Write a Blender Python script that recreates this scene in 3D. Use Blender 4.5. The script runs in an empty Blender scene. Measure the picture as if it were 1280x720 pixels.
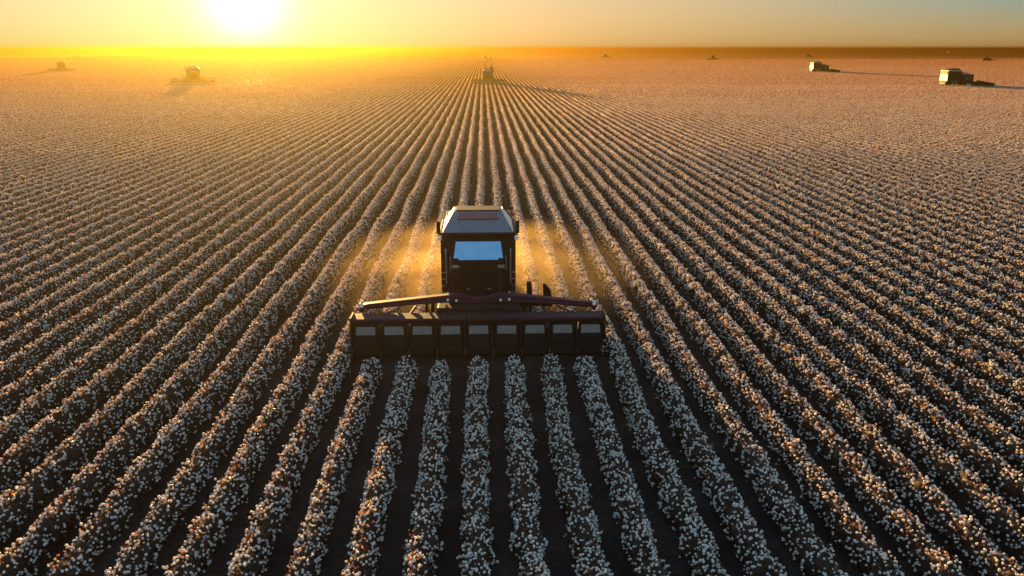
import bpy, math, random
import numpy as np
from mathutils import Vector, Matrix
R = math.radians
sc = bpy.context.scene
C = sc.collection
random.seed(7)
RNG = np.random.default_rng(11)

# ------------------------------------------------------------------ camera
CAM_H = 8.1
F = 1005.0                      # focal length in pixels of a 1280 wide frame
PITCH = math.atan(300.0 / F)
YAW = R(2.02)
cd = bpy.data.cameras.new('camera'); cam = bpy.data.objects.new('camera', cd); C.objects.link(cam)
cam.location = (0, 0, CAM_H)
cam.rotation_euler = (math.pi / 2 - PITCH, 0, -YAW)
cd.sensor_width = 36; cd.lens = 36 * F / 1280
cd.clip_start = 0.1; cd.clip_end = 40000
sc.camera = cam
CM = cam.rotation_euler.to_matrix()

def at(px, py, z=0.0):
    d = CM @ Vector(((px - 640) / F, (360 - py) / F, -1.0))
    t = (z - CAM_H) / d.z
    return Vector((d.x * t, d.y * t, z))

SUN_AZ = R(-15.4)               # from +Y towards +X
SUN_EL = R(3.0)
SKY_LOW = (0.60, 0.51, 0.41)
SKY_SIDE = (0.22, 0.42, 0.56)
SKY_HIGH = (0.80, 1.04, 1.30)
SKY_GAMMA = 0.36
LOBES = [(1.25, 5.0, (1.0, 0.95, 0.8)), (9.0, 0.25, (1.0, 0.80, 0.42))]

# ------------------------------------------------------------------ materials
def mat(name):
    m = bpy.data.materials.new(name); m.use_nodes = True
    nt = m.node_tree; nt.nodes.clear()
    return m, nt, nt.nodes, nt.links

def noise_node(nt, scale, detail=3, rough=0.55, coord='Object', vec_scale=None):
    tc = nt.nodes.new('ShaderNodeTexCoord')
    n = nt.nodes.new('ShaderNodeTexNoise'); n.inputs['Scale'].default_value = scale
    n.inputs['Detail'].default_value = detail; n.inputs['Roughness'].default_value = rough
    if coord == 'Position':
        g = nt.nodes.new('ShaderNodeNewGeometry'); src = g.outputs['Position']
    else:
        src = tc.outputs[coord]
    if vec_scale:
        mp = nt.nodes.new('ShaderNodeMapping'); mp.inputs['Scale'].default_value = vec_scale
        nt.links.new(src, mp.inputs['Vector']); src = mp.outputs['Vector']
    nt.links.new(src, n.inputs['Vector'])
    return n

def ramp(nt, fac, stops):
    r = nt.nodes.new('ShaderNodeValToRGB')
    e = r.color_ramp.elements
    while len(e) < len(stops): e.new(0.5)
    for k, (p, c) in enumerate(stops):
        e[k].position = p; e[k].color = (*c, 1)
    nt.links.new(fac, r.inputs['Fac'])
    return r

def plain(name, base, rough=0.5, metallic=0.0, var=0.25, scale=6.0, bump=0.0, coat=0.0, dust=0.0, spec=0.5):
    m, nt, N, L = mat(name)
    out = N.new('ShaderNodeOutputMaterial'); p = N.new('ShaderNodeBsdfPrincipled')
    L.new(p.outputs[0], out.inputs[0])
    n = noise_node(nt, scale, 5, 0.6)
    lo = tuple(c * (1 - var) for c in base); hi = tuple(min(1, c * (1 + var)) for c in base)
    if dust: hi = tuple(h * (1 - dust) + d * dust for h, d in zip(hi, (0.25, 0.17, 0.10)))
    r = ramp(nt, n.outputs['Fac'], [(0.32, lo), (0.7, hi)])
    L.new(r.outputs[0], p.inputs['Base Color'])
    p.inputs['Roughness'].default_value = rough
    p.inputs['Specular IOR Level'].default_value = spec
    if metallic: p.inputs['Metallic'].default_value = metallic
    if coat: p.inputs['Coat Weight'].default_value = coat; p.inputs['Coat Roughness'].default_value = 0.15
    rr = N.new('ShaderNodeMapRange'); rr.inputs['To Min'].default_value = max(0.02, rough - 0.12); rr.inputs['To Max'].default_value = min(1, rough + 0.18)
    L.new(n.outputs['Fac'], rr.inputs['Value']); L.new(rr.outputs[0], p.inputs['Roughness'])
    if bump:
        b = N.new('ShaderNodeBump'); b.inputs['Strength'].default_value = bump; b.inputs['Distance'].default_value = 0.02
        L.new(n.outputs['Fac'], b.inputs['Height']); L.new(b.outputs[0], p.inputs['Normal'])
    return m

def leafy(name, c1, c2, tr, tw, scale, rough=0.85, spec=0.2):
    m, nt, N, L = mat(name)
    out = N.new('ShaderNodeOutputMaterial'); p = N.new('ShaderNodeBsdfPrincipled'); t = N.new('ShaderNodeBsdfTranslucent')
    mx = N.new('ShaderNodeMixShader'); mx.inputs[0].default_value = tw
    n = noise_node(nt, scale, 2, 0.6)
    r = ramp(nt, n.outputs['Fac'], [(0.35, c1), (0.65, c2)])
    L.new(r.outputs[0], p.inputs['Base Color']); p.inputs['Roughness'].default_value = rough
    p.inputs['Specular IOR Level'].default_value = spec
    t.inputs['Color'].default_value = (*tr, 1)
    L.new(p.outputs[0], mx.inputs[1]); L.new(t.outputs[0], mx.inputs[2]); L.new(mx.outputs[0], out.inputs[0])
    return m

M = {}
M['boll'] = leafy('cotton_boll', (0.78, 0.76, 0.73), (0.90, 0.89, 0.87), (0.92, 0.76, 0.50), 0.45, 9, rough=0.48, spec=1.0)
M['leaf'] = leafy('dry_cotton_leaf', (0.018, 0.010, 0.007), (0.065, 0.028, 0.014), (0.30, 0.12, 0.04), 0.30, 4, rough=0.55, spec=0.5)
M['rust'] = leafy('haze_red_cotton_leaf', (0.06, 0.020, 0.012), (0.16, 0.05, 0.024), (0.42, 0.13, 0.045), 0.35, 2.5, rough=0.55, spec=0.5)  # far copy of the leaf, red tint of the haze put into its colour
M['twig'] = leafy('cotton_twigs', (0.018, 0.012, 0.009), (0.05, 0.028, 0.016), (0.10, 0.04, 0.015), 0.10, 5)

def soil_material(name, stops, s1, s2, bump=0.6):
    m, nt, N, L = mat(name)
    out = N.new('ShaderNodeOutputMaterial'); p = N.new('ShaderNodeBsdfPrincipled')
    L.new(p.outputs[0], out.inputs[0]); p.inputs['Roughness'].default_value = 0.95
    p.inputs['Specular IOR Level'].default_value = 0.1
    a = noise_node(nt, s1, 6, 0.6, 'Position'); b = noise_node(nt, s2, 3, 0.5, 'Position')
    mx = N.new('ShaderNodeMath'); mx.operation = 'MULTIPLY_ADD'; mx.inputs[1].default_value = 0.5
    h = N.new('ShaderNodeMath'); h.operation = 'MULTIPLY'; h.inputs[1].default_value = 0.5
    L.new(b.outputs['Fac'], h.inputs[0]); L.new(a.outputs['Fac'], mx.inputs[0]); L.new(h.outputs[0], mx.inputs[2])
    r = ramp(nt, mx.outputs[0], stops)
    L.new(r.outputs[0], p.inputs['Base Color'])
    bp = N.new('ShaderNodeBump'); bp.inputs['Strength'].default_value = bump; bp.inputs['Distance'].default_value = 0.06
    L.new(a.outputs['Fac'], bp.inputs['Height']); L.new(bp.outputs[0], p.inputs['Normal'])
    return m
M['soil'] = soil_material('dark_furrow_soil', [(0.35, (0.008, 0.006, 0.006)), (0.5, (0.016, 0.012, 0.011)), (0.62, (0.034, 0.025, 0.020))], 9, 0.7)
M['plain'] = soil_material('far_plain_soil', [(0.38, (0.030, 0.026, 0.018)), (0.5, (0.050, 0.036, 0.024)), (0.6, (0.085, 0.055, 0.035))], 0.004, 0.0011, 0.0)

# ------------------------------------------------------------------ mesh plumbing
def make_mesh(name, V, T, MI, mats, smooth=True):
    me = bpy.data.meshes.new(name)
    V = np.asarray(V, np.float32); T = np.asarray(T, np.int32)
    me.vertices.add(len(V)); me.vertices.foreach_set('co', V.ravel())
    me.loops.add(T.size); me.loops.foreach_set('vertex_index', T.ravel())
    me.polygons.add(len(T))
    me.polygons.foreach_set('loop_start', np.arange(0, T.size, 3, dtype=np.int32))
    me.polygons.foreach_set('material_index', np.asarray(MI, np.int32))
    sm = np.full(len(T), smooth, bool); me.polygons.foreach_set('use_smooth', sm)
    for m in mats: me.materials.append(m)
    me.update(calc_edges=True)
    return me

def ico(level):
    t = (1 + 5 ** .5) / 2
    v = [(-1, t, 0), (1, t, 0), (-1, -t, 0), (1, -t, 0), (0, -1, t), (0, 1, t), (0, -1, -t), (0, 1, -t), (t, 0, -1), (t, 0, 1), (-t, 0, -1), (-t, 0, 1)]
    f = [(0, 11, 5), (0, 5, 1), (0, 1, 7), (0, 7, 10), (0, 10, 11), (1, 5, 9), (5, 11, 4), (11, 10, 2), (10, 7, 6), (7, 1, 8), (3, 9, 4), (3, 4, 2), (3, 2, 6), (3, 6, 8), (3, 8, 9), (4, 9, 5), (2, 4, 11), (6, 2, 10), (8, 6, 7), (9, 8, 1)]
    v = np.array(v, float); v /= np.linalg.norm(v, axis=1)[:, None]
    return v, np.array(f)
OCT_V = np.array([(1, 0, 0), (-1, 0, 0), (0, 1, 0), (0, -1, 0), (0, 0, 1), (0, 0, -1)], float)
OCT_F = np.array([(0, 2, 4), (2, 1, 4), (1, 3, 4), (3, 0, 4), (2, 0, 5), (1, 2, 5), (3, 1, 5), (0, 3, 5)])
ICO_V, ICO_F = ico(0)

def rand_rot(n, rng):
    q = rng.normal(size=(n, 4)); q /= np.linalg.norm(q, axis=1)[:, None]
    w, x, y, z = q.T
    return np.stack([1 - 2 * (y * y + z * z), 2 * (x * y - z * w), 2 * (x * z + y * w),
                     2 * (x * y + z * w), 1 - 2 * (x * x + z * z), 2 * (y * z - x * w),
                     2 * (x * z - y * w), 2 * (y * z + x * w), 1 - 2 * (x * x + y * y)], 1).reshape(n, 3, 3)

def scatter(tv, tf, pos, rot, scl):
    n = len(pos)
    v = np.einsum('nij,vj->nvi', rot, tv) * scl[:, None, None] + pos[:, None, :]
    f = tf[None] + (np.arange(n) * len(tv))[:, None, None]
    return v.reshape(-1, 3), f.reshape(-1, 3)

class Acc:
    def __init__(s): s.V = []; s.T = []; s.M = []; s.n = 0
    def add(s, v, f, m):
        s.V.append(v); s.T.append(f + s.n); s.M.append(np.full(len(f), m)); s.n += len(v)
    def mesh(s, name, mats): return make_mesh(name, np.concatenate(s.V), np.concatenate(s.T), np.concatenate(s.M), mats)

def wave(y, rng, wl, amp):
    """smooth random variation along the row"""
    o = np.zeros_like(y)
    for k in range(5):
        w = wl * (0.5 + rng.random() * 1.2)
        o += np.sin(y / w * 6.283 + rng.random() * 6.283) * (0.4 + 0.6 * rng.random())
    return o * amp / 2.2

def row_shapes(acc, rng, x0, spans, ridge_span):
    """one cotton row along +Y round x0: matted dark stems, leaves, open bolls"""
    seeds = rng.integers(0, 1 << 30, 4)
    wander = lambda y: wave(y, np.random.default_rng(seeds[0]), 9.0, 0.045) + wave(y, np.random.default_rng(seeds[1]), 1.3, 0.02)
    width = lambda y: 0.225 + wave(y, np.random.default_rng(seeds[2]), 0.9, 0.05)
    height = lambda y: 0.36 + wave(y, np.random.default_rng(seeds[3]), 0.8, 0.055)
    # matted stems (core)
    for (a, b, st, npf) in ridge_span:
        ys = np.arange(a, b + st * 0.5, st); n = len(ys)
        ph = np.linspace(R(-35), R(215), npf)
        k = 0.74 if a < 50 else 0.78 if a < 90 else 0.84
        rad = k * (1 + rng.normal(0, 0.13 if a < 50 else 0.09 if a < 90 else .05, (n, npf)))
        X = x0 + wander(ys)[:, None] + width(ys)[:, None] * np.cos(ph)[None] * rad
        Z = 0.16 + height(ys)[:, None] * np.sin(ph)[None] * rad
        Z = np.maximum(Z, -0.05)
        Z[:, 0] = -0.06; Z[:, -1] = -0.06; X[:, 0] = x0 + 0.16; X[:, -1] = x0 - 0.16
        Y = ys[:, None] + rng.normal(0, st * 0.18, (n, npf)); Y[0] = a; Y[-1] = b
        v = np.stack([X, Y, Z], 2).reshape(-1, 3)
        i, j = np.meshgrid(np.arange(n - 1), np.arange(npf - 1), indexing='ij')
        p = (i * npf + j).ravel()
        f = np.concatenate([np.stack([p, p + 1, p + npf], 1), np.stack([p + 1, p + npf + 1, p + npf], 1)])
        acc.add(v, f, 2 if a < 100 else 1 if a < 160 else 3)  # farthest stems take the haze-reddened leaf colour
    for (a, b, dens, leafd, kind, rs) in spans:
        n = int((b - a) * dens)
        y = a + rng.random(n) * (b - a)
        if a < 20:
            ph = R(-18) + rng.random(n) * R(216); rf = 0.86 + 0.24 * rng.random(n)
        else:                                   # further off bolls crowd crests: lit tops and shaded sides put into the shape
            ph = R(90) + rng.normal(0, R(float(np.interp(a, (24, 52, 90, 130), (60, 50, 42, 34)))), n); rf = 0.90 + 0.14 * rng.random(n)
        rf[rng.random(n) < 0.06] += 0.18 if kind == 'lobes' else 0.0
        w = width(y); h = height(y)
        pos = np.stack([x0 + wander(y) + w * np.cos(ph) * rf, y, 0.16 + h * np.sin(ph) * rf], 1)
        s = rs * (0.62 + 0.6 * rng.random(n))
        rot = rand_rot(n, rng)
        if kind == 'lobes':
            base = ICO_V * np.array((0.62, 0.62, 0.8))
            for k in range(4):
                an = k * math.pi / 2
                off = np.array((0.52 * math.cos(an), 0.52 * math.sin(an), 0.1))
                lo = base @ np.array([[math.cos(an), math.sin(an), 0], [-math.sin(an), math.cos(an), 0], [0, 0, 1]]) + off
                v, f = scatter(lo * (0.9 + 0.2 * rng.random((12, 1))), ICO_F, pos, rot, s); acc.add(v, f, 0)
            nt_ = int((b - a) * 70); ty = a + rng.random(nt_) * (b - a); tp = R(-25) + rng.random(nt_) * R(230)
            tp_ = np.stack([x0 + wander(ty) + width(ty) * np.cos(tp) * .6, ty, 0.16 + height(ty) * np.sin(tp) * .6], 1)
            d_ = np.stack([np.cos(tp), rng.normal(0, .5, nt_), np.sin(tp) + .2], 1); d_ /= np.linalg.norm(d_, axis=1)[:, None]
            ln_ = 0.12 + 0.14 * rng.random(nt_)
            sd_ = np.cross(d_, np.array((0, 1, 0.3))); sd_ /= np.linalg.norm(sd_, axis=1)[:, None] + 1e-6
            tv_ = np.stack([tp_ - sd_ * .005, tp_ + sd_ * .005, tp_ + d_ * ln_[:, None]], 1).reshape(-1, 3)
            tv_[:, 2] = np.maximum(tv_[:, 2], 0.01)
            acc.add(tv_, np.arange(nt_ * 3).reshape(-1, 3), 2)
            # dark bur bracts behind the fibre
            m = rng.random(n) < 0.6
            br = np.array([(0, 0, -0.7), (1.25, 0.25, 0.1), (1.25, -0.25, 0.1), (-1.1, 0.5, 0.1), (-1.1, 0.0, 0.2), (-0.1, 1.25, 0.1), (0.3, 1.2, 0.2)])
            v, f = scatter(br, np.array([(0, 1, 2), (0, 3, 4), (0, 5, 6)]), pos[m], rot[m], s[m]); acc.add(v, f, 1)
        elif kind == 'ico':
            v, f = scatter(ICO_V * np.array((1, 1, .8)), ICO_F, pos, rot, s); acc.add(v, f, 0)
        else:
            v, f = scatter(OCT_V * 1.15, OCT_F, pos, rot, s); acc.add(v, f, 0)
        n = int((b - a) * leafd)
        if n:
            y = a + rng.random(n) * (b - a); ph = R(-30) + rng.random(n) * R(240); rf = 0.7 + 0.4 * rng.random(n)
            w = width(y); h = height(y)
            pos = np.stack([x0 + wander(y) + w * np.cos(ph) * rf, y, np.maximum(0.03, 0.16 + h * np.sin(ph) * rf)], 1)
            tv = np.array([(-1, 0, 0), (-0.15, -0.62, 0.15), (1.1, 0, 0.1), (-0.15, 0.62, 0.15)])
            s2 = (1.25 if kind != 'oct' else 1.6) * rs * (0.6 + 0.9 * rng.random(n))
            v, f = scatter(tv, np.array([(0, 1, 2), (0, 2, 3)]), pos, rand_rot(n, rng), s2); acc.add(v, f, 1)
            mi = acc.M[-1]; far_ = rng.random(n) < np.interp(y, (25, 130), (0.05, 1.0)); mi[np.repeat(far_, 2)] = 3  # share of haze-reddened leaves grows with distance

ROW_S = 0.91; ROW_X0 = -0.19; NK = 60
CROP_MATS = [M['boll'], M['leaf'], M['twig'], M['rust']]
FULL = [(-14, 24, 122, 190, 'lobes', 0.0225), (24, 40, 118, 150, 'lobes', 0.0235), (40, 62, 108, 120, 'lobes', 0.025), (62, 92, 80, 105, 'ico', 0.0285), (92, 130, 56, 90, 'ico', 0.030), (130, 180, 24, 52, 'oct', 0.038), (180, 300, 13, 48, 'oct', 0.040), (300, 620, 5, 16, 'oct', 0.06)]
FULL_R = [(-14, 60, 0.11, 13), (60, 100, 0.22, 9), (100, 170, 0.4, 9), (170, 620, 1.2, 6)]
variants = []
for k in range(4):
    a = Acc(); row_shapes(a, np.random.default_rng(100 + k), 0.0, FULL, FULL_R)
    variants.append(a.mesh('cotton_row', CROP_MATS))

def cut(spans, g0, g1):
    o = []
    for sp in spans:
        a, b = sp[0], sp[1]
        if a < g0: o.append((a, min(b, g0)) + sp[2:])
        if b > g1: o.append((max(a, g1), b) + sp[2:])
    return o
# the rows the near harvester stands over: already pulled under its header
cut_rows = {}
for k in range(-3, 4):
    g0, g1 = 19.3 + 0.1 * math.sin(k * 2.1), (22.6 if abs(k) > 1 else 27.2)
    a = Acc(); row_shapes(a, np.random.default_rng(300 + k), 0.0, cut(FULL, g0, g1), cut(FULL_R, g0, g1))
    cut_rows[k] = a.mesh('cotton_row', CROP_MATS)

def ordinal(n):
    if 10 <= n % 100 <= 20: return f'{n}th'
    return f'{n}' + {1: 'st', 2: 'nd', 3: 'rd'}.get(n % 10, 'th')
WORDS = {1: 'first', 2: 'second', 3: 'third', 4: 'fourth', 5: 'fifth', 6: 'sixth', 7: 'seventh', 8: 'eighth', 9: 'ninth', 10: 'tenth'}
rr = random.Random(5)
for k in sorted(range(-NK, NK + 1), key=abs):
    o = bpy.data.objects.new('cotton_row', variants[rr.randrange(4)]); C.objects.link(o)
    o.location = (ROW_X0 + k * ROW_S, rr.uniform(-4, 4), 0)
    o.scale = (rr.choice((-1, 1)), 1, rr.uniform(0.98, 1.03))
    if abs(k) <= 3:
        o.data = cut_rows[k]; o.location.y = 0; o.scale = (1, 1, 1)
    if abs(k) <= 3:
        w = {-3: 'leftmost of the seven cotton rows running under the near harvester header', -2: 'second from left of the seven cotton rows under the near harvester header',
             -1: 'cotton row just left of the middle one under the near harvester header', 0: 'middle cotton row running straight under the near harvester cab',
             1: 'cotton row just right of the middle one under the near harvester header', 2: 'second from right of the seven cotton rows under the near harvester header',
             3: 'rightmost of the seven cotton rows running under the near harvester header'}[k]
    else:
        n = abs(k) - 3; side = 'left' if k < 0 else 'right'
        look = 'sunlit golden' if k < 0 else 'pale shaded'
        w = f'{look} cotton row, {WORDS.get(n, ordinal(n))} one to the {side} of the near harvester header'
    o['label'] = w; o['category'] = 'crop row'; o['group'] = 'parallel rows of ripe cotton plants'

# ---- the field further out: nobody could count it
bound_px = [(-260, 78), (0, 74), (130, 70.5), (240, 67.5), (330, 65), (430, 63), (560, 62), (680, 62), (760, 63.5), (880, 64), (1000, 65), (1150, 67.5), (1280, 71), (1500, 78)]
bnd = []
for px, py in bound_px:
    p = at(px, py); bnd.append((math.atan2(p.x, p.y), math.hypot(p.x, p.y)))
BA = np.array([b[0] for b in bnd]); BD = np.array([b[1] for b in bnd])
def dmax(x, y): return np.interp(np.arctan2(x, y), BA, BD)

acc = Acc()
MID = [(70, 130, 60, 95, 'ico', 0.030), (130, 180, 24, 52, 'oct', 0.038), (180, 300, 13, 48, 'oct', 0.040), (300, 620, 5, 16, 'oct', 0.06)]
MID_R = [(70, 160, 0.35, 9), (160, 620, 1.2, 6)]
for k in range(4):
    row_shapes(acc, np.random.default_rng(200 + k), k * ROW_S, MID, MID_R)
crop = bpy.data.objects.new('cotton_crop', acc.mesh('cotton_crop', CROP_MATS)); C.objects.link(crop)
crop['kind'] = 'stuff'; crop['label'] = 'white and rust cotton crop covering the wide field beyond the nearer rows'; crop['category'] = 'cotton crop'
# modifier: repeats the block of four rows outwards on both sides
pts = []
nb = 125
for s in (-1, 1):
    for i in range(nb):
        k0 = NK + 1 + 4 * i
        x = ROW_X0 + (k0 * ROW_S if s > 0 else -(k0 + 3) * ROW_S)
        pts.append((x, rr.uniform(-6, 0), 0))
ng = bpy.data.node_groups.new('repeat_rows', 'GeometryNodeTree')
ng.interface.new_socket('Geometry', in_out='INPUT', socket_type='NodeSocketGeometry')
ng.interface.new_socket('Geometry', in_out='OUTPUT', socket_type='NodeSocketGeometry')
gi = ng.nodes.new('NodeGroupInput'); go = ng.nodes.new('NodeGroupOutput')
jn = ng.nodes.new('GeometryNodeJoinGeometry')
for s in (-1, 1):
    ln = ng.nodes.new('GeometryNodeMeshLine'); ln.mode = 'OFFSET'
    ln.inputs['Count'].default_value = nb
    k0 = NK + 1
    ln.inputs['Start Location'].default_value = (ROW_X0 + (k0 * ROW_S if s > 0 else -(k0 + 3) * ROW_S), 0, 0)
    ln.inputs['Offset'].default_value = (4 * ROW_S * s, 0, 0)
    rv = ng.nodes.new('FunctionNodeRandomValue'); rv.data_type = 'FLOAT_VECTOR'
    rv.inputs[0].default_value = (-0.03, -7, 0); rv.inputs[1].default_value = (0.03, 0, 0)
    sp = ng.nodes.new('GeometryNodeSetPosition')
    ng.links.new(ln.outputs[0], sp.inputs['Geometry']); ng.links.new(rv.outputs[0], sp.inputs['Offset'])
    ip = ng.nodes.new('GeometryNodeInstanceOnPoints')
    ng.links.new(sp.outputs[0], ip.inputs['Points']); ng.links.new(gi.outputs[0], ip.inputs['Instance'])
    ng.links.new(ip.outputs[0], jn.inputs[0])
ng.links.new(jn.outputs[0], go.inputs[0])
md = crop.modifiers.new('rows', 'NODES'); md.node_group = ng

# beyond 600 m the rows are low leafy ridges out to the edge of the field
acc = Acc(); rng = np.random.default_rng(77)
step = 20.0
for k in range(-700, 701):
    x = k * 1.8
    ys = np.arange(612, 3000, step)
    ok = np.hypot(x, ys) < dmax(x, ys)
    if ok.sum() < 2: continue
    ys = ys[:int(np.argmin(ok)) if not ok.all() else len(ys)]
    if len(ys) < 2: continue
    n = len(ys)
    h = 0.5 + rng.normal(0, 0.07, n); w = 0.75 + rng.normal(0, 0.08, n)
    v = np.stack([np.stack([x - w, ys, np.zeros(n)], 1), np.stack([np.full(n, x) - .35 * w, ys, h], 1), np.stack([x + w * .45, ys, h * .95], 1), np.stack([x + w, ys, np.zeros(n)], 1)], 1).reshape(-1, 3)
    i, j = np.meshgrid(np.arange(n - 1), np.arange(3), indexing='ij'); p = (i * 4 + j).ravel()
    acc.add(v, np.concatenate([np.stack([p, p + 1, p + 4], 1), np.stack([p + 1, p + 5, p + 4], 1)]), 0)
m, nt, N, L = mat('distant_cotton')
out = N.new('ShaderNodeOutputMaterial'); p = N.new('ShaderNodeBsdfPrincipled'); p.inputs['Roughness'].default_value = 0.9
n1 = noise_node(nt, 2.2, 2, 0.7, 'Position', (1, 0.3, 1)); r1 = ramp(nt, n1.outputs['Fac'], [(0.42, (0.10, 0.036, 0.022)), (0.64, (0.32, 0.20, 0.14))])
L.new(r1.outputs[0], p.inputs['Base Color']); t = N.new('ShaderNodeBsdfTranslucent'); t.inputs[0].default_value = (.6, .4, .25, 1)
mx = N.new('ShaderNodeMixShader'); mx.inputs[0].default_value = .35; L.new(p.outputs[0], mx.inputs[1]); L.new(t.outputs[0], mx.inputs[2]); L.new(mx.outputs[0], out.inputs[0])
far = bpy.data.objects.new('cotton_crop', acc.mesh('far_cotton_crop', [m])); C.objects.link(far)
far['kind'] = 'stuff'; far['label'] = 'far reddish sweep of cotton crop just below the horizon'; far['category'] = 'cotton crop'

# ------------------------------------------------------------------ ground
def sheet(name, verts, faces, m, label=None):
    me = bpy.data.meshes.new(name); me.from_pydata(verts, [], faces); me.materials.append(m); me.update()
    o = bpy.data.objects.new(name, me); C.objects.link(o); o['kind'] = 'structure'
    return o
G = 3600.0
sheet('plain', [(-G, -400, 0), (G, -400, 0), (G, G, 0), (-G, G, 0)], [(0, 1, 2, 3)], M['plain'])
azs = np.linspace(BA[0], BA[-1], 60)
vs = [(-600, -300, 0.006), (600, -300, 0.006)]
for a in azs[::-1]:
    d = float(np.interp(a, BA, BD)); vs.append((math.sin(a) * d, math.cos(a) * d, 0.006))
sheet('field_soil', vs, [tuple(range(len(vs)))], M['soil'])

# ------------------------------------------------------------------ harvester
M['body'] = plain('dark_maroon_paint', (0.020, 0.0055, 0.009), 0.6, 0, 0.3, 5, 0.1, spec=0.15, dust=0.02)
M['beam'] = plain('maroon_beam_paint', (0.060, 0.014, 0.026), 0.6, 0, 0.3, 4, 0.08, spec=0.12, dust=0.02)
M['panel'] = plain('black_steel_panel', (0.009, 0.007, 0.007), 0.6, 0.0, 0.35, 7, 0.15, spec=0.2, dust=0.02)
M['grey'] = plain('scuffed_grey_plate', (0.25, 0.21, 0.18), 0.7, 0.0, 0.18, 9, 0.1, spec=0.15)
M['roof'] = plain('dark_blue_grey_roof', (0.10, 0.12, 0.14), 0.5, 0.2, 0.2, 4, 0.05)
M['cream'] = plain('cream_paint', (0.72, 0.60, 0.38), 0.5, 0, 0.12, 4, 0.05, dust=0.1)
M['rubber'] = plain('tyre_rubber', (0.022, 0.020, 0.019), 0.85, 0, 0.4, 12, 0.4, dust=0.12)
M['steel'] = plain('bare_steel', (0.45, 0.43, 0.41), 0.35, 0.9, 0.2, 12, 0.05)
M['lens'] = plain('white_lamp_lens', (0.85, 0.85, 0.82), 0.12, 0, 0.05, 5, 0)
M['red'] = plain('dull_red_hatch', (0.16, 0.035, 0.035), 0.5, 0, 0.3, 8, 0.1)
m, nt, N, L = mat('mirror_tinted_glass')
out = N.new('ShaderNodeOutputMaterial'); p = N.new('ShaderNodeBsdfPrincipled'); L.new(p.outputs[0], out.inputs[0])
nn = noise_node(nt, 2.5, 3, 0.6); r1 = ramp(nt, nn.outputs['Fac'], [(0.3, (0.16, 0.36, 0.50)), (0.7, (0.22, 0.44, 0.58))]); L.new(r1.outputs[0], p.inputs['Base Color'])
p.inputs['Metallic'].default_value = 0.95; p.inputs['Roughness'].default_value = 0.06
M['glass'] = m
M['dark_glass'] = plain('dark_side_glass', (0.012, 0.013, 0.014), 0.12, 0, 0.2, 3)

class MB:
    """collects boxes, prisms and tubes and links them as ONE mesh"""
    def __init__(s): s.v = []; s.f = []
    def hexa(s, c):
        b = len(s.v); s.v += [tuple(x) for x in c]
        s.f += [tuple(b + i for i in q) for q in ((0, 3, 2, 1), (4, 5, 6, 7), (0, 1, 5, 4), (1, 2, 6, 5), (2, 3, 7, 6), (3, 0, 4, 7))]
        return s
    def box(s, x0, x1, y0, y1, z0, z1):
        return s.hexa([(x0, y0, z0), (x1, y0, z0), (x1, y1, z0), (x0, y1, z0), (x0, y0, z1), (x1, y0, z1), (x1, y1, z1), (x0, y1, z1)])
    def frustum(s, a, z0, b, z1):
        (ax0, ax1, ay0, ay1), (bx0, bx1, by0, by1) = a, b
        return s.hexa([(ax0, ay0, z0), (ax1, ay0, z0), (ax1, ay1, z0), (ax0, ay1, z0), (bx0, by0, z1), (bx1, by0, z1), (bx1, by1, z1), (bx0, by1, z1)])
    def prism_y(s, pts, y0, y1):
        b = len(s.v); n = len(pts)
        s.v += [(x, y0, z) for x, z in pts] + [(x, y1, z) for x, z in pts]
        s.f.append(tuple(b + i for i in range(n))); s.f.append(tuple(b + n + i for i in reversed(range(n))))
        for i in range(n):
            j = (i + 1) % n; s.f.append((b + j, b + i, b + n + i, b + n + j))
        return s
    def prism_x(s, pts, x0, x1):
        b = len(s.v); n = len(pts)
        s.v += [(x0, y, z) for y, z in pts] + [(x1, y, z) for y, z in pts]
        s.f.append(tuple(b + i for i in reversed(range(n)))); s.f.append(tuple(b + n + i for i in range(n)))
        for i in range(n):
            j = (i + 1) % n; s.f.append((b + i, b + j, b + n + j, b + n + i))
        return s
    def tube(s, pts, r, seg=8):
        pts = [Vector(p) for p in pts]; b = len(s.v)
        if not isinstance(r, (list, tuple)): r = [r] * len(pts)
        for i, p in enumerate(pts):
            d = (pts[min(i + 1, len(pts) - 1)] - pts[max(i - 1, 0)]).normalized()
            u = d.orthogonal().normalized() if abs(d.z) > 0.95 else d.cross(Vector((0, 0, 1))).normalized()
            w = d.cross(u)
            for k in range(seg):
                a = 2 * math.pi * k / seg; s.v.append(tuple(p + (u * math.cos(a) + w * math.sin(a)) * r[i]))
        for i in range(len(pts) - 1):
            for k in range(seg):
                a0 = b + i * seg + k; a1 = b + i * seg + (k + 1) % seg
                s.f.append((a0, a1, a1 + seg, a0 + seg))
        s.f.append(tuple(b + k for k in reversed(range(seg)))); e = b + (len(pts) - 1) * seg
        s.f.append(tuple(e + k for k in range(seg)))
        return s
    def build(s, name, m, parent=None, bevel=0.0, loc=None):
        me = bpy.data.meshes.new(name); me.from_pydata(s.v, [], s.f); me.materials.append(m); me.update()
        import bmesh
        bm = bmesh.new(); bm.from_mesh(me)
        bmesh.ops.recalc_face_normals(bm, faces=bm.faces)
        if bevel:
            es = [e for e in bm.edges if len(e.link_faces) == 2 and e.calc_face_angle(0) > 0.6]
            bmesh.ops.bevel(bm, geom=es, offset=bevel, segments=2, affect='EDGES', profile=0.6, clamp_overlap=True)
        bm.to_mesh(me); bm.free()
        o = bpy.data.objects.new(name, me); C.objects.link(o)
        if parent: o.parent = parent
        return o

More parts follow.
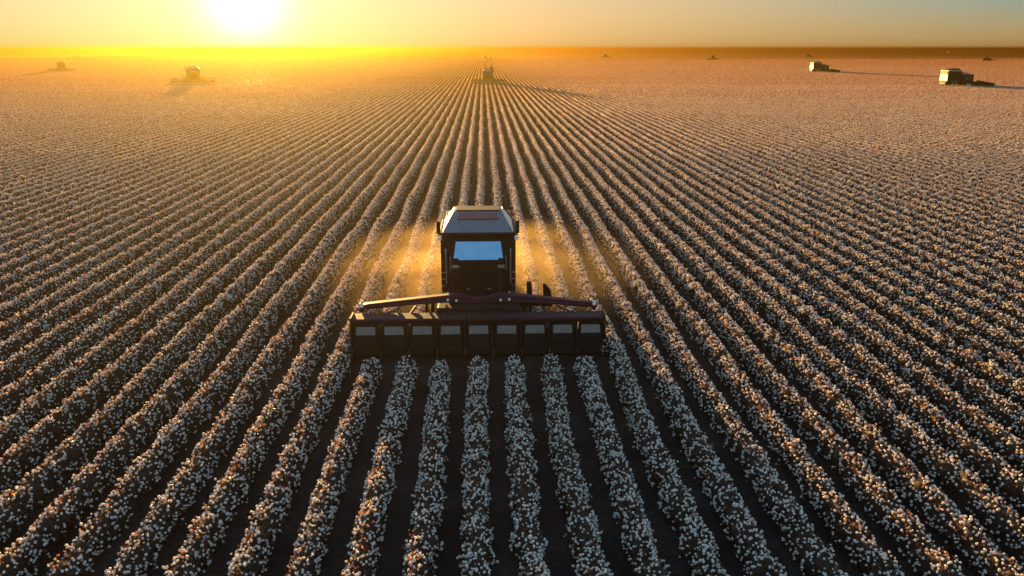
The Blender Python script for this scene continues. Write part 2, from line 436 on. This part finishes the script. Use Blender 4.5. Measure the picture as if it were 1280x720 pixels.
HW = 3.44                                    # half header width
def make_harvester():
    root = bpy.data.objects.new('cotton_harvester', None); C.objects.link(root)
    # --- header: nine row units between snouts, under a long top beam
    pitch = 2 * HW / 9
    for i in range(9):
        xc = -HW + pitch * (i + 0.5)
        w = pitch * 0.5 - 0.045
        # side profile slopes back a little towards the top
        u = MB().hexa([(xc - w * 1.05, 0.02, 0.06), (xc + w * 1.05, 0.02, 0.06), (xc + w * 1.05, 0.62, 0.06), (xc - w * 1.05, 0.62, 0.06),
                       (xc - w * .96, 0.14, 0.93), (xc + w * .96, 0.14, 0.93), (xc + w * .96, 0.62, 0.93), (xc - w * .96, 0.62, 0.93)])
        uo = u.build('row_unit', M['panel'], root, 0.025)
        zt, zb = 0.865, 0.64
        ya = lambda z: 0.02 + 0.12 * (z - 0.06) / 0.87
        MB().hexa([(xc - .265, ya(zb) - .022, zb), (xc + .265, ya(zb) - .022, zb), (xc + .265, ya(zb) + .02, zb), (xc - .265, ya(zb) + .02, zb),
                   (xc - .255, ya(zt) - .022, zt), (xc + .255, ya(zt) - .022, zt), (xc + .255, ya(zt) + .02, zt), (xc - .255, ya(zt) + .02, zt)]).build('inspection_plate', M['grey'], uo, 0.008)
        g = MB()
        for zz in (0.20, 0.34, 0.48):
            g.hexa([(xc - .24, ya(zz) - .014, zz), (xc + .24, ya(zz) - .014, zz), (xc + .24, ya(zz) + .02, zz), (xc - .24, ya(zz) + .02, zz),
                    (xc - .24, ya(zz + .02) - .014, zz + .02), (xc + .24, ya(zz + .02) - .014, zz + .02), (xc + .24, ya(zz + .02) + .02, zz + .02), (xc - .24, ya(zz + .02) + .02, zz + .02)])
        g.build('rib', M['body'], uo)
    for i in range(10):
        x = -HW + pitch * i
        MB().hexa([(x - .012, -0.28, 0.05), (x + .012, -0.28, 0.05), (x + .04, 0.55, 0.05), (x - .04, 0.55, 0.05),
                   (x - .008, -0.20, 0.12), (x + .008, -0.20, 0.12), (x + .028, 0.10, 0.97), (x - .028, 0.10, 0.97)]).build('divider', M['body'], root, 0.006)
        MB().tube([(x + .025, -0.10, 0.06), (x + .028, -0.055, 0.28)], 0.009, 6).build('guide_rod', M['steel'], root)
    fb = MB(); fb.box(-HW + .02, HW - .02, 0.06, 0.60, 0.955, 1.10); fb.build('header_beam', M['body'], root, 0.03)
    tr = MB(); tr.box(-HW + .05, HW - .05, 0.035, 0.058, 1.045, 1.085); tr.build('trim_strip', M['beam'], root, 0.004)
    for s in (-1, 1):
        MB().prism_x([(-0.02, 0.05), (0.75, 0.05), (0.75, 1.0), (0.62, 1.13), (0.05, 1.13)], s * HW - .02 if s > 0 else -HW - .02, s * HW + .02 if s > 0 else -HW + .02).build('end_plate', M['body'], root, 0.006)
    # bolts along the beam
    bl = MB()
    for i in range(15):
        x = -0.95 + i * 0.14
        bl.box(x - .012, x + .012, 0.20, 0.224, 1.098, 1.118)
    bl.build('bolt_row', M['steel'], root)['kind'] = 'stuff'
    # folding arms: two long tapering beams meeting in a saddle
    for s in (-1, 1):
        prof = [(s * 3.24, 1.06), (s * 3.28, 1.19), (s * 3.12, 1.235), (s * 0.86, 1.475), (s * 0.60, 1.49), (s * 0.42, 1.455), (s * 0.22, 1.375), (s * 0.0, 1.37), (s * 0.0, 1.22), (s * 0.75, 1.26), (s * 1.2, 1.27)]
        if s > 0: prof = prof[::-1]
        arm = MB().prism_y(prof, 0.98, 1.22).build('folding_arm', M['beam'], root, 0.02)
        MB().tube([(s * 3.0, 0.95, 1.17), (s * 1.3, 0.94, 1.28), (s * 0.72, 0.94, 1.31)], [0.028, 0.035, 0.035], 8).build('hydraulic_ram', M['beam'], arm)
        MB().tube([(s * 2.2, 0.93, 1.16), (s * 2.35, 0.90, 1.08), (s * 2.55, 0.86, 1.02), (s * 2.62, 0.5, 1.12)], 0.03, 7).build('hose', M['rubber'], arm)
        MB().tube([(s * 3.23, 0.80, 1.06), (s * 3.23, 0.80, 1.38)], 0.04, 8).build('hinge_post', M['panel'], root)
        MB().tube([(s * 3.29, 1.1, 1.0), (s * 3.29, 1.1, 1.32)], 0.05, 8).build('hinge_post', M['panel'], root)
        MB().box(s * 3.23 - .045, s * 3.23 + .045, 0.72, 0.76, 1.22, 1.36).build('marker_plate', M['lens'], root, 0.01)
        for (lx, lz) in ((0.62, 1.33), (0.86, 1.35)):
            MB().tube([(s * lx, 0.915, lz), (s * lx, 0.97, lz)], 0.034, 10).build('work_lamp', M['lens'], root)
        # posts standing on the lift frame
        MB().box(s * 1.28 - .05, s * 1.28 + .05, 1.02, 1.1, 0.6, 1.25).box(s * 1.46 - .04, s * 1.46 + .04, 1.02, 1.1, 0.6, 1.22).build('bracket', M['panel'], root, 0.01)
        # tie rods to the header
        MB().tube([(s * 1.9, 0.55, 1.06), (s * 1.75, 1.0, 1.16)], 0.03, 7).build('tie_rod', M['panel'], root)
    MB().box(-1.15, 1.15, 0.66, 1.5, 0.42, 1.20).build('lift_frame', M['body'], root, 0.04)
    pc = MB()
    for i in range(13):
        x = -0.98 + i * 0.163
        pc.tube([(x, 0.62, 1.0), (x, 0.70, 1.16), (x * .9, 0.95, 1.22)], 0.014, 6)
    pc.build('hose_bundle', M['rubber'], root)
    # right side stubs behind the arm
    MB().hexa([(1.40, 1.7, 1.0), (1.58, 1.7, 1.0), (1.58, 1.84, 1.0), (1.40, 1.84, 1.0), (1.39, 1.7, 1.62), (1.53, 1.7, 1.62), (1.53, 1.84, 1.62), (1.39, 1.84, 1.62)]).build('lift_cylinder', M['panel'], root, 0.03)
    MB().prism_y([(1.88, 1.0), (2.12, 1.0), (2.10, 1.36), (1.94, 1.56), (1.86, 1.56)], 1.7, 1.8).build('lift_cylinder', M['panel'], root, 0.02)
    MB().box(1.0, 2.15, 1.6, 1.9, 0.92, 1.06).build('side_step', M['body'], root, 0.02)
    # --- chassis and wheels
    MB().box(-0.85, 0.85, 1.5, 6.2, 0.75, 1.15).build('chassis', M['panel'], root, 0.04)
    def wheel(x, y, r, w):
        t = MB(); n = 36; b = 0
        prof = [(-w / 2, r * .62), (-w / 2, r * .90), (-w / 2 * .8, r), (w / 2 * .8, r), (w / 2, r * .90), (w / 2, r * .62)]
        for i in range(n):
            a = 2 * math.pi * i / n
            k = 1.0 + (0.03 if i % 2 else 0.0)
            for px, pr in prof:
                rr_ = pr * (k if pr > r * .89 else 1); t.v.append((x + px, y + rr_ * math.cos(a), r + rr_ * math.sin(a)))
        m6 = len(prof)
        for i in range(n):
            for j in range(m6):
                a0 = i * m6 + j; a1 = i * m6 + (j + 1) % m6; b0 = ((i + 1) % n) * m6 + j; b1 = ((i + 1) % n) * m6 + (j + 1) % m6
                t.f.append((a0, a1, b1, b0))
        wo = MB().tube([(x - w * .3, y, r), (x + w * .3, y, r)], [r * .2, r * .2], 12).build('wheel', M['panel'], root)
        t.build('tyre', M['rubber'], wo)
        MB().tube([(x - w * .42, y, r), (x - w * .2, y, r), (x + w * .2, y, r), (x + w * .42, y, r)], [r * .62, r * .5, r * .5, r * .62], 20).build('rim', M['cream'], wo)
    for s in (-1, 1):
        wheel(s * 0.86, 2.6, 0.72, 0.42); wheel(s * 0.82, 5.3, 0.52, 0.34)
    # --- cab
    cab = MB()
    y0 = 2.0
    cab.box(-1.08, 1.08, y0, y0 + 1.9, 1.0, 2.20)
    cab.box(-1.08, -0.80, y0 + .02, y0 + 1.9, 2.20, 2.935)
    cab.box(0.80, 1.08, y0 + .02, y0 + 1.9, 2.20, 2.935)
    cab.box(-0.80, 0.80, y0 + .45, y0 + 1.9, 2.20, 2.92)
    cab.box(-0.80, 0.80, y0 + .30, y0 + .45, 2.925, 2.945)
    co = cab.build('cab', M['body'], root, 0.02)
    # leaning windscreen, narrower at its top, with a notched lower frame
    zb, zt, yb, yt = 2.22, 2.915, y0 + .015, y0 + .40
    MB().hexa([(-0.72, yb, zb), (0.72, yb, zb), (0.72, yb + .03, zb - .01), (-0.72, yb + .03, zb - .01), (-0.62, yt, zt), (0.62, yt, zt), (0.62, yt + .03, zt - .01), (-0.62, yt + .03, zt - .01)]).build('windscreen', M['glass'], co)
    for s in (-1, 1):
        q = [(s * .80, yb, zb - .03), (s * .72, yb - .005, zb - .03), (s * .72, yb + .05, zb - .03), (s * .80, yb + .05, zb - .03), (s * .795, yt, zt), (s * .62, yt - .005, zt), (s * .62, yt + .05, zt), (s * .795, yt + .05, zt)]
        MB().hexa(q).build('window_frame', M['panel'], co, 0.004)
    MB().box(-0.74, -0.57, y0 - .03, y0 + .03, 2.19, 2.27).box(0.57, 0.74, y0 - .03, y0 + .03, 2.19, 2.27).box(-0.74, 0.74, y0 - .03, y0 + .02, 2.17, 2.21).build('sill', M['panel'], co, 0.006)
    # cab front details: grille slats, step plate, hand rails, lamps, mirrors
    gr = MB()
    for i in range(9): gr.box(-0.5, 0.5, y0 - .03, y0 - .004, 1.42 + i * .062, 1.445 + i * .062)
    gr.build('grille', M['panel'], co, 0.004)
    for s in (-1, 1):
        MB().box(s * .66 - .1, s * .66 + .1, y0 - .05, y0 - .003, 1.98, 2.08).build('headlight', M['grey'] if s > 0 else M['steel'], co, 0.015)
        MB().tube([(s * .93, y0 - .01, 1.5), (s * .93, y0 - .09, 1.56), (s * .93, y0 - .09, 2.5), (s * .93, y0 - .01, 2.56)], 0.017, 7).build('handrail', M['steel'], co)
        MB().tube([(s * .80, y0 - .01, 1.9), (s * .80, y0 - .07, 1.94), (s * .80, y0 - .07, 2.3), (s * .80, y0 - .01, 2.34)], 0.012, 6).build('handrail', M['steel'], co)
        MB().tube([(s * 1.0, y0 + .1, 2.96), (s * 1.14, y0 - .05, 2.96), (s * 1.14, y0 - .05, 3.08)], 0.018, 6).build('mirror_arm', M['panel'], co)
        MB().box(s * 1.13 - .055, s * 1.13 + .055, y0 + .0, y0 + .05, 3.0, 3.36).build('mirror', M['panel'], co, 0.015)
        MB().box(s * 1.10 - .055, s * 1.10 + .055, y0 - .09, y0 - .03, 2.83, 2.93).build('work_lamp', M['lens'], co, 0.015)
        MB().box(s * 0.9 - .03, s * 0.9 + .03, y0 - .04, y0 - .003, 1.22, 1.27).build('marker_light', M['lens'], co, 0.01)
        MB().box(s * 1.085 - .01, s * 1.085 + .01, y0 + .35, y0 + 1.3, 1.85, 2.70).build('side_window', M['dark_glass'], co)
        ld = MB()
        for i in range(5): ld.box(s * 1.02 - .06, s * 1.02 + .06, y0 - .05, y0 - .003, 1.05 + i * .2, 1.07 + i * .2)
        ld.build('step', M['steel'], co)
    for zz in (1.30, 2.12): MB().box(-1.06, 1.06, y0 - .012, y0 - .002, zz, zz + .018).build('seam', M['panel'], co)
    for s in (-1, 1):
        MB().box(s * .69 - .15, s * .69 + .15, y0 - .10, y0 - .004, 1.36, 1.86).build('locker', M['body'], co, 0.02)
        MB().tube([(s * .52, y0 - .03, 1.0), (s * .50, y0 - .10, 1.2), (s * .60, y0 - .12, 1.34), (s * .62, y0 - .06, 1.4)], 0.02, 7).build('hose', M['rubber'], co)
        MB().box(s * .3 - .05, s * .3 + .05, y0 - .035, y0 - .003, 1.335, 1.37).build('reflector', M['grey'], co, 0.006)
    # --- roof: eaves band, hipped shell, hatch
    ro = MB().box(-1.12, 1.12, y0 + .02, y0 + 2.0, 2.95, 3.02).build('roof', M['body'], root, 0.025)
    MB().frustum((-1.0, 1.0, y0 + .04, y0 + 1.9), 3.022, (-0.70, 0.70, y0 + 1.0, y0 + 1.75), 3.45).build('roof_shell', M['roof'], ro, 0.02)
    def onslope(yy): return 3.022 + (3.45 - 3.022) * (yy - (y0 + .04)) / 0.96
    ya_, yb_ = y0 + .62, y0 + .90
    MB().hexa([(-0.60, ya_, onslope(ya_) + .004), (0.60, ya_, onslope(ya_) + .004), (0.55, yb_, onslope(yb_) + .004), (-0.55, yb_, onslope(yb_) + .004),
               (-0.60, ya_ - .01, onslope(ya_) + .03), (0.60, ya_ - .01, onslope(ya_) + .03), (0.55, yb_ - .01, onslope(yb_) + .03), (-0.55, yb_ - .01, onslope(yb_) + .03)]).build('hatch', M['red'], ro, 0.006)
    MB().box(-0.66, 0.66, y0 + 1.02, y0 + 1.7, 3.452, 3.49).build('air_vent', M['panel'], ro, 0.01)
    for s in (-1, 1):   # pale side cheeks of the hipped roof
        cpts = [(s * 1.006, y0 + .05, 3.03), (s * 1.006, y0 + 1.85, 3.03), (s * .712, y0 + 1.72, 3.445), (s * .712, y0 + 1.03, 3.445)]
        q = MB(); q.v = [tuple(c) for c in cpts] + [(c[0] + s * .012, c[1], c[2] + .012) for c in cpts]
        q.f = [(0, 1, 2, 3), (7, 6, 5, 4), (0, 4, 5, 1), (1, 5, 6, 2), (2, 6, 7, 3), (3, 7, 4, 0)]
        q.build('roof_cheek', M['cream'], ro)
    # --- cotton basket behind the cab
    bk = MB().box(-1.05, 1.05, y0 + 2.05, y0 + 4.3, 1.18, 2.72).build('basket', M['panel'], root, 0.03)
    MB().box(-0.98, 0.98, y0 + 4.305, y0 + 4.34, 1.20, 2.25).build('rear_panel', M['cream'], bk, 0.01)
    MB().box(-0.98, 0.98, y0 + 4.305, y0 + 4.34, 2.30, 2.66).build('rear_window', M['dark_glass'], bk)
    MB().box(-1.08, 1.08, y0 + 2.02, y0 + 4.36, 2.73, 2.82).build('basket_rim', M['panel'], bk, 0.02)
    MB().frustum((-1.0, 1.0, y0 + 2.1, y0 + 4.2), 2.823, (-0.7, 0.7, y0 + 2.4, y0 + 3.2), 3.12).build('basket_lid', M['panel'], bk, 0.02)
    for s in (-1, 1):
        for i in range(6): MB().box(s * 1.065 - .015, s * 1.065 + .015, y0 + 2.2 + i * .37, y0 + 2.25 + i * .37, 1.22, 2.66).build('basket_rib', M['body'], bk)
    MB().box(-0.8, 0.8, y0 + 3.2, y0 + 4.45, 0.6, 1.16).build('engine_cover', M['body'], root, 0.04)
    return root

def copy_tree(o, parent=None):
    c = o.copy(); C.objects.link(c); c.parent = parent
    for ch in list(o.children): copy_tree(ch, c)
    return c
def set_thing(o, label):
    o['label'] = label; o['category'] = 'harvester'; o['group'] = 'cotton harvesters working the field'
H0 = make_harvester()
H0.location = (-0.18, 20.55, 0)
set_thing(H0, 'large dark maroon cotton harvester with nine-panel header and blue windscreen in the foreground')

ws = [c for c in H0.children_recursive if c.name == 'windscreen'][0]
DARK_WS = ws.data.copy(); DARK_WS.materials[0] = M['dark_glass']
CHEEKS = [c for c in H0.children_recursive if c.name.startswith('roof_cheek')]
DARK_CHEEK = []
for c in CHEEKS:
    dc = c.data.copy(); dc.materials[0] = M['roof']; DARK_CHEEK.append(dc)
def place(px, py, sx, sy, sz, rz, label, full=True):
    p = at(px, py)
    o = copy_tree(H0)
    o.location = p; o.scale = (sx, sy, sz); o.rotation_euler = (0, 0, R(rz))
    for ch in o.children_recursive:
        if ch.name.startswith('windscreen'):
            ch.data = DARK_WS
        if ch.name.startswith('roof_cheek'): ch.data = DARK_CHEEK[0 if ch.data == CHEEKS[0].data else 1]
    set_thing(o, label); return o
H2 = place(610, 106.5, 1.12, 1.05, 1.0, 0, 'dark harvester with thin masts, straight behind the near one')
ms = MB().tube([(-0.72, 3.2, 3.0), (-0.72, 3.2, 5.0)], 0.05, 6).tube([(-0.25, 3.6, 3.2), (-0.25, 3.6, 5.6)], 0.035, 6).tube([(0.45, 3.4, 3.2), (0.45, 3.4, 5.3)], 0.045, 6).tube([(0.8, 4.6, 2.8), (0.8, 4.6, 4.6)], 0.05, 6)
ms.build('mast', M['panel'], H2)
MB().box(0.45, 1.1, 4.2, 4.8, 2.8, 3.9).build('exhaust_stack', M['panel'], H2, 0.03)
H3 = place(242, 105.5, 1.42, 1.3, 1.15, 17, 'hazy brown harvester below the sun, the larger of the two on the left')
place(78, 90.5, 1.3, 1.2, 1.05, 25, 'small hazy harvester at the far left edge of the field')
H5 = place(1042, 91.5, 1.6, 1.2, 1.05, 88, 'pale-rear harvester trailing a long shadow, smaller of the two on the right')
H6 = place(1224, 109.5, 1.6, 1.25, 1.1, 88, 'harvester with golden lit rear panel near the right edge of the field')
for hh in (H5, H6):
    for ch in hh.children_recursive:
        if ch.name.split('.')[0] == 'basket': ch.scale = (1.0, 1.0, 1.22); ch.location.z = -0.2
        if ch.name.split('.')[0] == 'basket_rim':
            ch.data = ch.data.copy(); ch.data.materials[0] = M['cream']
        if ch.name.split('.')[0] in ('cab', 'roof'): ch.scale = (1.0, 1.0, 0.82)
place(891, 75.5, 1.15, 1.1, 1.0, -14, 'tiny dark harvester right of centre, standing well below the horizon')
place(757, 72.5, 1.3, 1.2, 0.9, -8, 'tiny low harvester just right of centre, dark against brown crop')
place(604, 68.3, 0.9, 0.9, 0.9, 0, 'farthest speck of a harvester in the line behind the masted one')
place(606, 75, 1.1, 1.0, 0.9, 3, 'distant harvester in the middle of the line behind the masted one')
place(613, 75.5, 0.7, 0.7, 0.7, 5, 'very small harvester right beside the distant one in the centre line')
place(464, 69.5, 1.2, 1.2, 0.8, 0, 'faint tiny harvester lost in golden haze left of centre')
place(550, 66, 1.0, 1.0, 0.9, 0, 'faint speck of a harvester just left of centre at the horizon')
place(708, 66, 1.2, 1.2, 0.9, 0, 'dark speck of a harvester just right of centre at the horizon')
place(1014, 71.8, 0.95, 0.9, 0.8, 20, 'dark speck of a harvester above the smaller long-shadowed one')
place(1240, 77, 0.9, 0.9, 0.75, 20, 'dark speck of a harvester above and right of the golden-lit one')

# ------------------------------------------------------------------ horizon: a tree, a shed and a white puff built as a shed
M['foliage'] = leafy('tree_foliage', (0.02, 0.03, 0.012), (0.06, 0.07, 0.03), (0.08, 0.09, 0.03), 0.3, 0.6)
M['bark'] = plain('bark', (0.09, 0.06, 0.04), 0.9, 0, 0.3, 3)
M['white'] = plain('white_shed_wall', (0.5, 0.49, 0.47), 0.7, 0, 0.1, 0.6)
M['tin'] = plain('tin_roof', (0.35, 0.34, 0.33), 0.4, 0.6, 0.2, 1)
def tree(loc, h, w, label):
    e = bpy.data.objects.new('tree', None); C.objects.link(e); e.location = loc
    MB().tube([(0, 0, 0), (.1, 0, h * .35), (-.1, .1, h * .7)], [.35, .25, .1], 8).tube([(.1, 0, h * .3), (w * .25, 0, h * .6)], [.18, .07], 6).tube([(0, 0, h * .35), (-w * .25, 0, h * .6)], [.18, .07], 6).build('trunk', M['bark'], e)
    rng = np.random.default_rng(int(h * 100)); a = Acc()
    cs = rng.normal(0, 1, (14, 3)) * np.array((w * .24, w * .24, h * .13)) + np.array((0, 0, h * .66))
    P = (cs[rng.integers(0, 14, 1600)] + rng.normal(0, 1, (1600, 3)) * np.array((.6, .6, .45)) * w * .14)
    v, f = scatter(np.array([(-1, 0, 0), (0, -.7, .2), (1, 0, 0), (0, .7, .2)]), np.array([(0, 1, 2), (0, 2, 3)]), P, rand_rot(1600, rng), np.full(1600, .28)); a.add(v, f, 0)
    o = bpy.data.objects.new('crown', a.mesh('crown', [M['foliage']])); C.objects.link(o); o.parent = e
    e['label'] = label; e['category'] = 'tree'
def shed(loc, w, d, h, label):
    e = bpy.data.objects.new('shed', None); C.objects.link(e); e.location = loc
    MB().box(-w / 2, w / 2, -d / 2, d / 2, 0, h).build('wall', M['white'], e)
    MB().prism_x([(-d / 2 - .3, h + .01), (d / 2 + .3, h + .01), (0, h * 1.45)], -w / 2 - .3, w / 2 + .3).build('roof', M['tin'], e)
    MB().box(-w * .2, w * .2, -d / 2 - .06, -d / 2 - .005, 0.05, h * .8).build('door', M['panel'], e)
    e['label'] = label; e['category'] = 'shed'
tree(at(904, 63.6), 7.0, 6.0, 'lone dark tree low on the dark strip right of centre')
shed(at(1186, 66.3), 4, 3, 1.7, 'small white shed on the dark strip above the golden-lit harvester')
shed(at(97, 73.6), 3, 3, 1.6, 'shed-shaped stand-in for a small white puff at the field edge above the far left harvester')  # stands in for a small white puff, not a building

# ------------------------------------------------------------------ air: haze box and harvester dust
def volume_box(name, x0, x1, y0, y1, z0, z1):
    return MB().box(x0, x1, y0, y1, z0, z1)
m, nt, N, L = mat('haze_air')
out = N.new('ShaderNodeOutputMaterial'); pv = N.new('ShaderNodeVolumePrincipled')
pv.inputs['Color'].default_value = (0.0235, 0.0185, 0.0045, 1); pv.inputs['Absorption Color'].default_value = (0.44, 0.20, 0.03, 1); pv.inputs['Density'].default_value = 0.0034
pv.inputs['Anisotropy'].default_value = 0.77
L.new(pv.outputs[0], out.inputs['Volume'])
hz = volume_box('haze', -G - 50, G + 50, -460, G + 60, -1.0, 8.65).build('haze', m)
hz['kind'] = 'stuff'; hz['label'] = 'thin golden evening haze lying over the whole field'

m, nt, N, L = mat('dust_air')
out = N.new('ShaderNodeOutputMaterial'); pv = N.new('ShaderNodeVolumePrincipled')
pv.inputs['Color'].default_value = (1.0, 0.73, 0.34, 1); pv.inputs['Anisotropy'].default_value = 0.6
tc = N.new('ShaderNodeTexCoord'); ln = N.new('ShaderNodeVectorMath'); ln.operation = 'LENGTH'
L.new(tc.outputs['Object'], ln.inputs[0])
mr = N.new('ShaderNodeMapRange'); mr.inputs['From Min'].default_value = 0.05; mr.inputs['From Max'].default_value = 0.97; mr.inputs['To Min'].default_value = 1; mr.inputs['To Max'].default_value = 0
mr.interpolation_type = 'SMOOTHSTEP'; L.new(ln.outputs['Value'], mr.inputs['Value'])
nn = noise_node(nt, 3.0, 3, 0.55); rp = ramp(nt, nn.outputs['Fac'], [(0.35, (0.15,) * 3), (0.65, (1,) * 3)])
mu = N.new('ShaderNodeMath'); mu.operation = 'MULTIPLY'; L.new(mr.outputs[0], mu.inputs[0]); L.new(rp.outputs[0], mu.inputs[1])
m2 = N.new('ShaderNodeMath'); m2.operation = 'MULTIPLY'; m2.inputs[1].default_value = 0.34
pw = N.new('ShaderNodeMath'); pw.operation = 'MULTIPLY'; L.new(mu.outputs[0], pw.inputs[0]); L.new(mr.outputs[0], pw.inputs[1]); L.new(pw.outputs[0], m2.inputs[0]); L.new(m2.outputs[0], pv.inputs['Density'])
L.new(pv.outputs[0], out.inputs['Volume'])
def dust(loc, scl, label):
    import bmesh
    me = bpy.data.meshes.new('dust_cloud'); bm = bmesh.new(); bmesh.ops.create_icosphere(bm, subdivisions=4, radius=1.0); bm.to_mesh(me); bm.free()
    me.materials.append(m); o = bpy.data.objects.new('dust_cloud', me); C.objects.link(o); o.location = loc; o.scale = scl
    o['kind'] = 'stuff'; o['label'] = label; return o
dust((-0.1, 29.0, 0.1), (8.5, 11.0, 1.45), 'golden dust hanging over the rows around the near harvester')

# ------------------------------------------------------------------ light
w = bpy.data.worlds.new('World'); sc.world = w; w.use_nodes = True
nt = w.node_tree; N = nt.nodes; L = nt.links; N.clear()
out = N.new('ShaderNodeOutputWorld'); bg = N.new('ShaderNodeBackground'); sky = N.new('ShaderNodeTexSky')
sky.sky_type = 'NISHITA'; sky.sun_disc = False; sky.sun_elevation = SUN_EL; sky.sun_rotation = SUN_AZ
sky.altitude = 0; sky.air_density = 1.0; sky.dust_density = 1.5; sky.ozone_density = 2.0
bg.inputs['Strength'].default_value = 0.12
SD = Vector((math.sin(SUN_AZ) * math.cos(SUN_EL), math.cos(SUN_AZ) * math.cos(SUN_EL), math.sin(SUN_EL)))
tc = N.new('ShaderNodeTexCoord'); dt = N.new('ShaderNodeVectorMath'); dt.operation = 'DOT_PRODUCT'; dt.inputs[1].default_value = SD
L.new(tc.outputs['Generated'], dt.inputs[0])
def M2(op, a, b=None):
    n = N.new('ShaderNodeMath'); n.operation = op
    for i, v in enumerate((a, b)):
        if v is None: continue
        if isinstance(v, (int, float)): n.inputs[i].default_value = v
        else: L.new(v, n.inputs[i])
    return n.outputs[0]
ang = M2('ARCCOSINE', M2('MINIMUM', dt.outputs['Value'], 0.999999))
def lobe(width, amp, col):          # aureole of the low sun in the dusty air
    e = M2('MULTIPLY', M2('EXPONENT', M2('MULTIPLY', ang, -1.0 / R(width))), amp)
    v = N.new('ShaderNodeVectorMath'); v.operation = 'SCALE'; v.inputs[0].default_value = col; L.new(e, v.inputs['Scale'])
    return v.outputs[0]
def add(a, b):
    v = N.new('ShaderNodeVectorMath'); v.operation = 'ADD'; L.new(a, v.inputs[0]); L.new(b, v.inputs[1]); return v.outputs[0]
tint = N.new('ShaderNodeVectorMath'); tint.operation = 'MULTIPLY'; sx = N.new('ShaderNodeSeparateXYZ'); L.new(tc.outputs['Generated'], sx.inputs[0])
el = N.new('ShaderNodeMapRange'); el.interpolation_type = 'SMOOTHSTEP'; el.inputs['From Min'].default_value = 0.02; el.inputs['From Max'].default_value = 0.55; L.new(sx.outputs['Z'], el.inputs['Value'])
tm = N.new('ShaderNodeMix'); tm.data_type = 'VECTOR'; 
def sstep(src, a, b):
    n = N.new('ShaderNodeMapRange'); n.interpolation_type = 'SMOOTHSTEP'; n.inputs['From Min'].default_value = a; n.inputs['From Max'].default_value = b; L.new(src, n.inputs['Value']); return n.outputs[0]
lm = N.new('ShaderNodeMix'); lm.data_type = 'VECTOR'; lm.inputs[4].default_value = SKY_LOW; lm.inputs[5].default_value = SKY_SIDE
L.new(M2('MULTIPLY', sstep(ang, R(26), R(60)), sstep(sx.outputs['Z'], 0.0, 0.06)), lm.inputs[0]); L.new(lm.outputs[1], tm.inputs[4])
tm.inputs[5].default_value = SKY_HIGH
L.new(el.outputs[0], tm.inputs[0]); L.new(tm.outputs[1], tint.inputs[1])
gm = N.new('ShaderNodeGamma'); gm.inputs['Gamma'].default_value = SKY_GAMMA
L.new(sky.outputs[0], gm.inputs['Color']); L.new(gm.outputs[0], tint.inputs[0])
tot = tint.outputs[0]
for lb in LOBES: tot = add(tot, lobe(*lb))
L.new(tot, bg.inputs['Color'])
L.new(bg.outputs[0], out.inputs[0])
sd = bpy.data.lights.new('sun', 'SUN'); so = bpy.data.objects.new('sun', sd); C.objects.link(so)
sd.energy = 5.0; sd.angle = R(0.6); sd.color = (1.0, 0.66, 0.24)
d = Vector((math.sin(SUN_AZ) * math.cos(SUN_EL), math.cos(SUN_AZ) * math.cos(SUN_EL), math.sin(SUN_EL)))
so.rotation_euler = d.to_track_quat('Z', 'Y').to_euler()
so.location = (-30, 100, 40)

sc.view_settings.view_transform = 'Standard'; sc.view_settings.look = 'None'; sc.view_settings.gamma = 1
sc.view_settings.exposure = 2.5
sc.view_settings.use_curve_mapping = False
cy = sc.cycles
cy.max_bounces = 6; cy.diffuse_bounces = 3; cy.glossy_bounces = 3; cy.transmission_bounces = 3; cy.volume_bounces = 1; cy.transparent_max_bounces = 6
cy.volume_step_rate = 1.0; cy.volume_max_steps = 128
cy.use_denoising = True
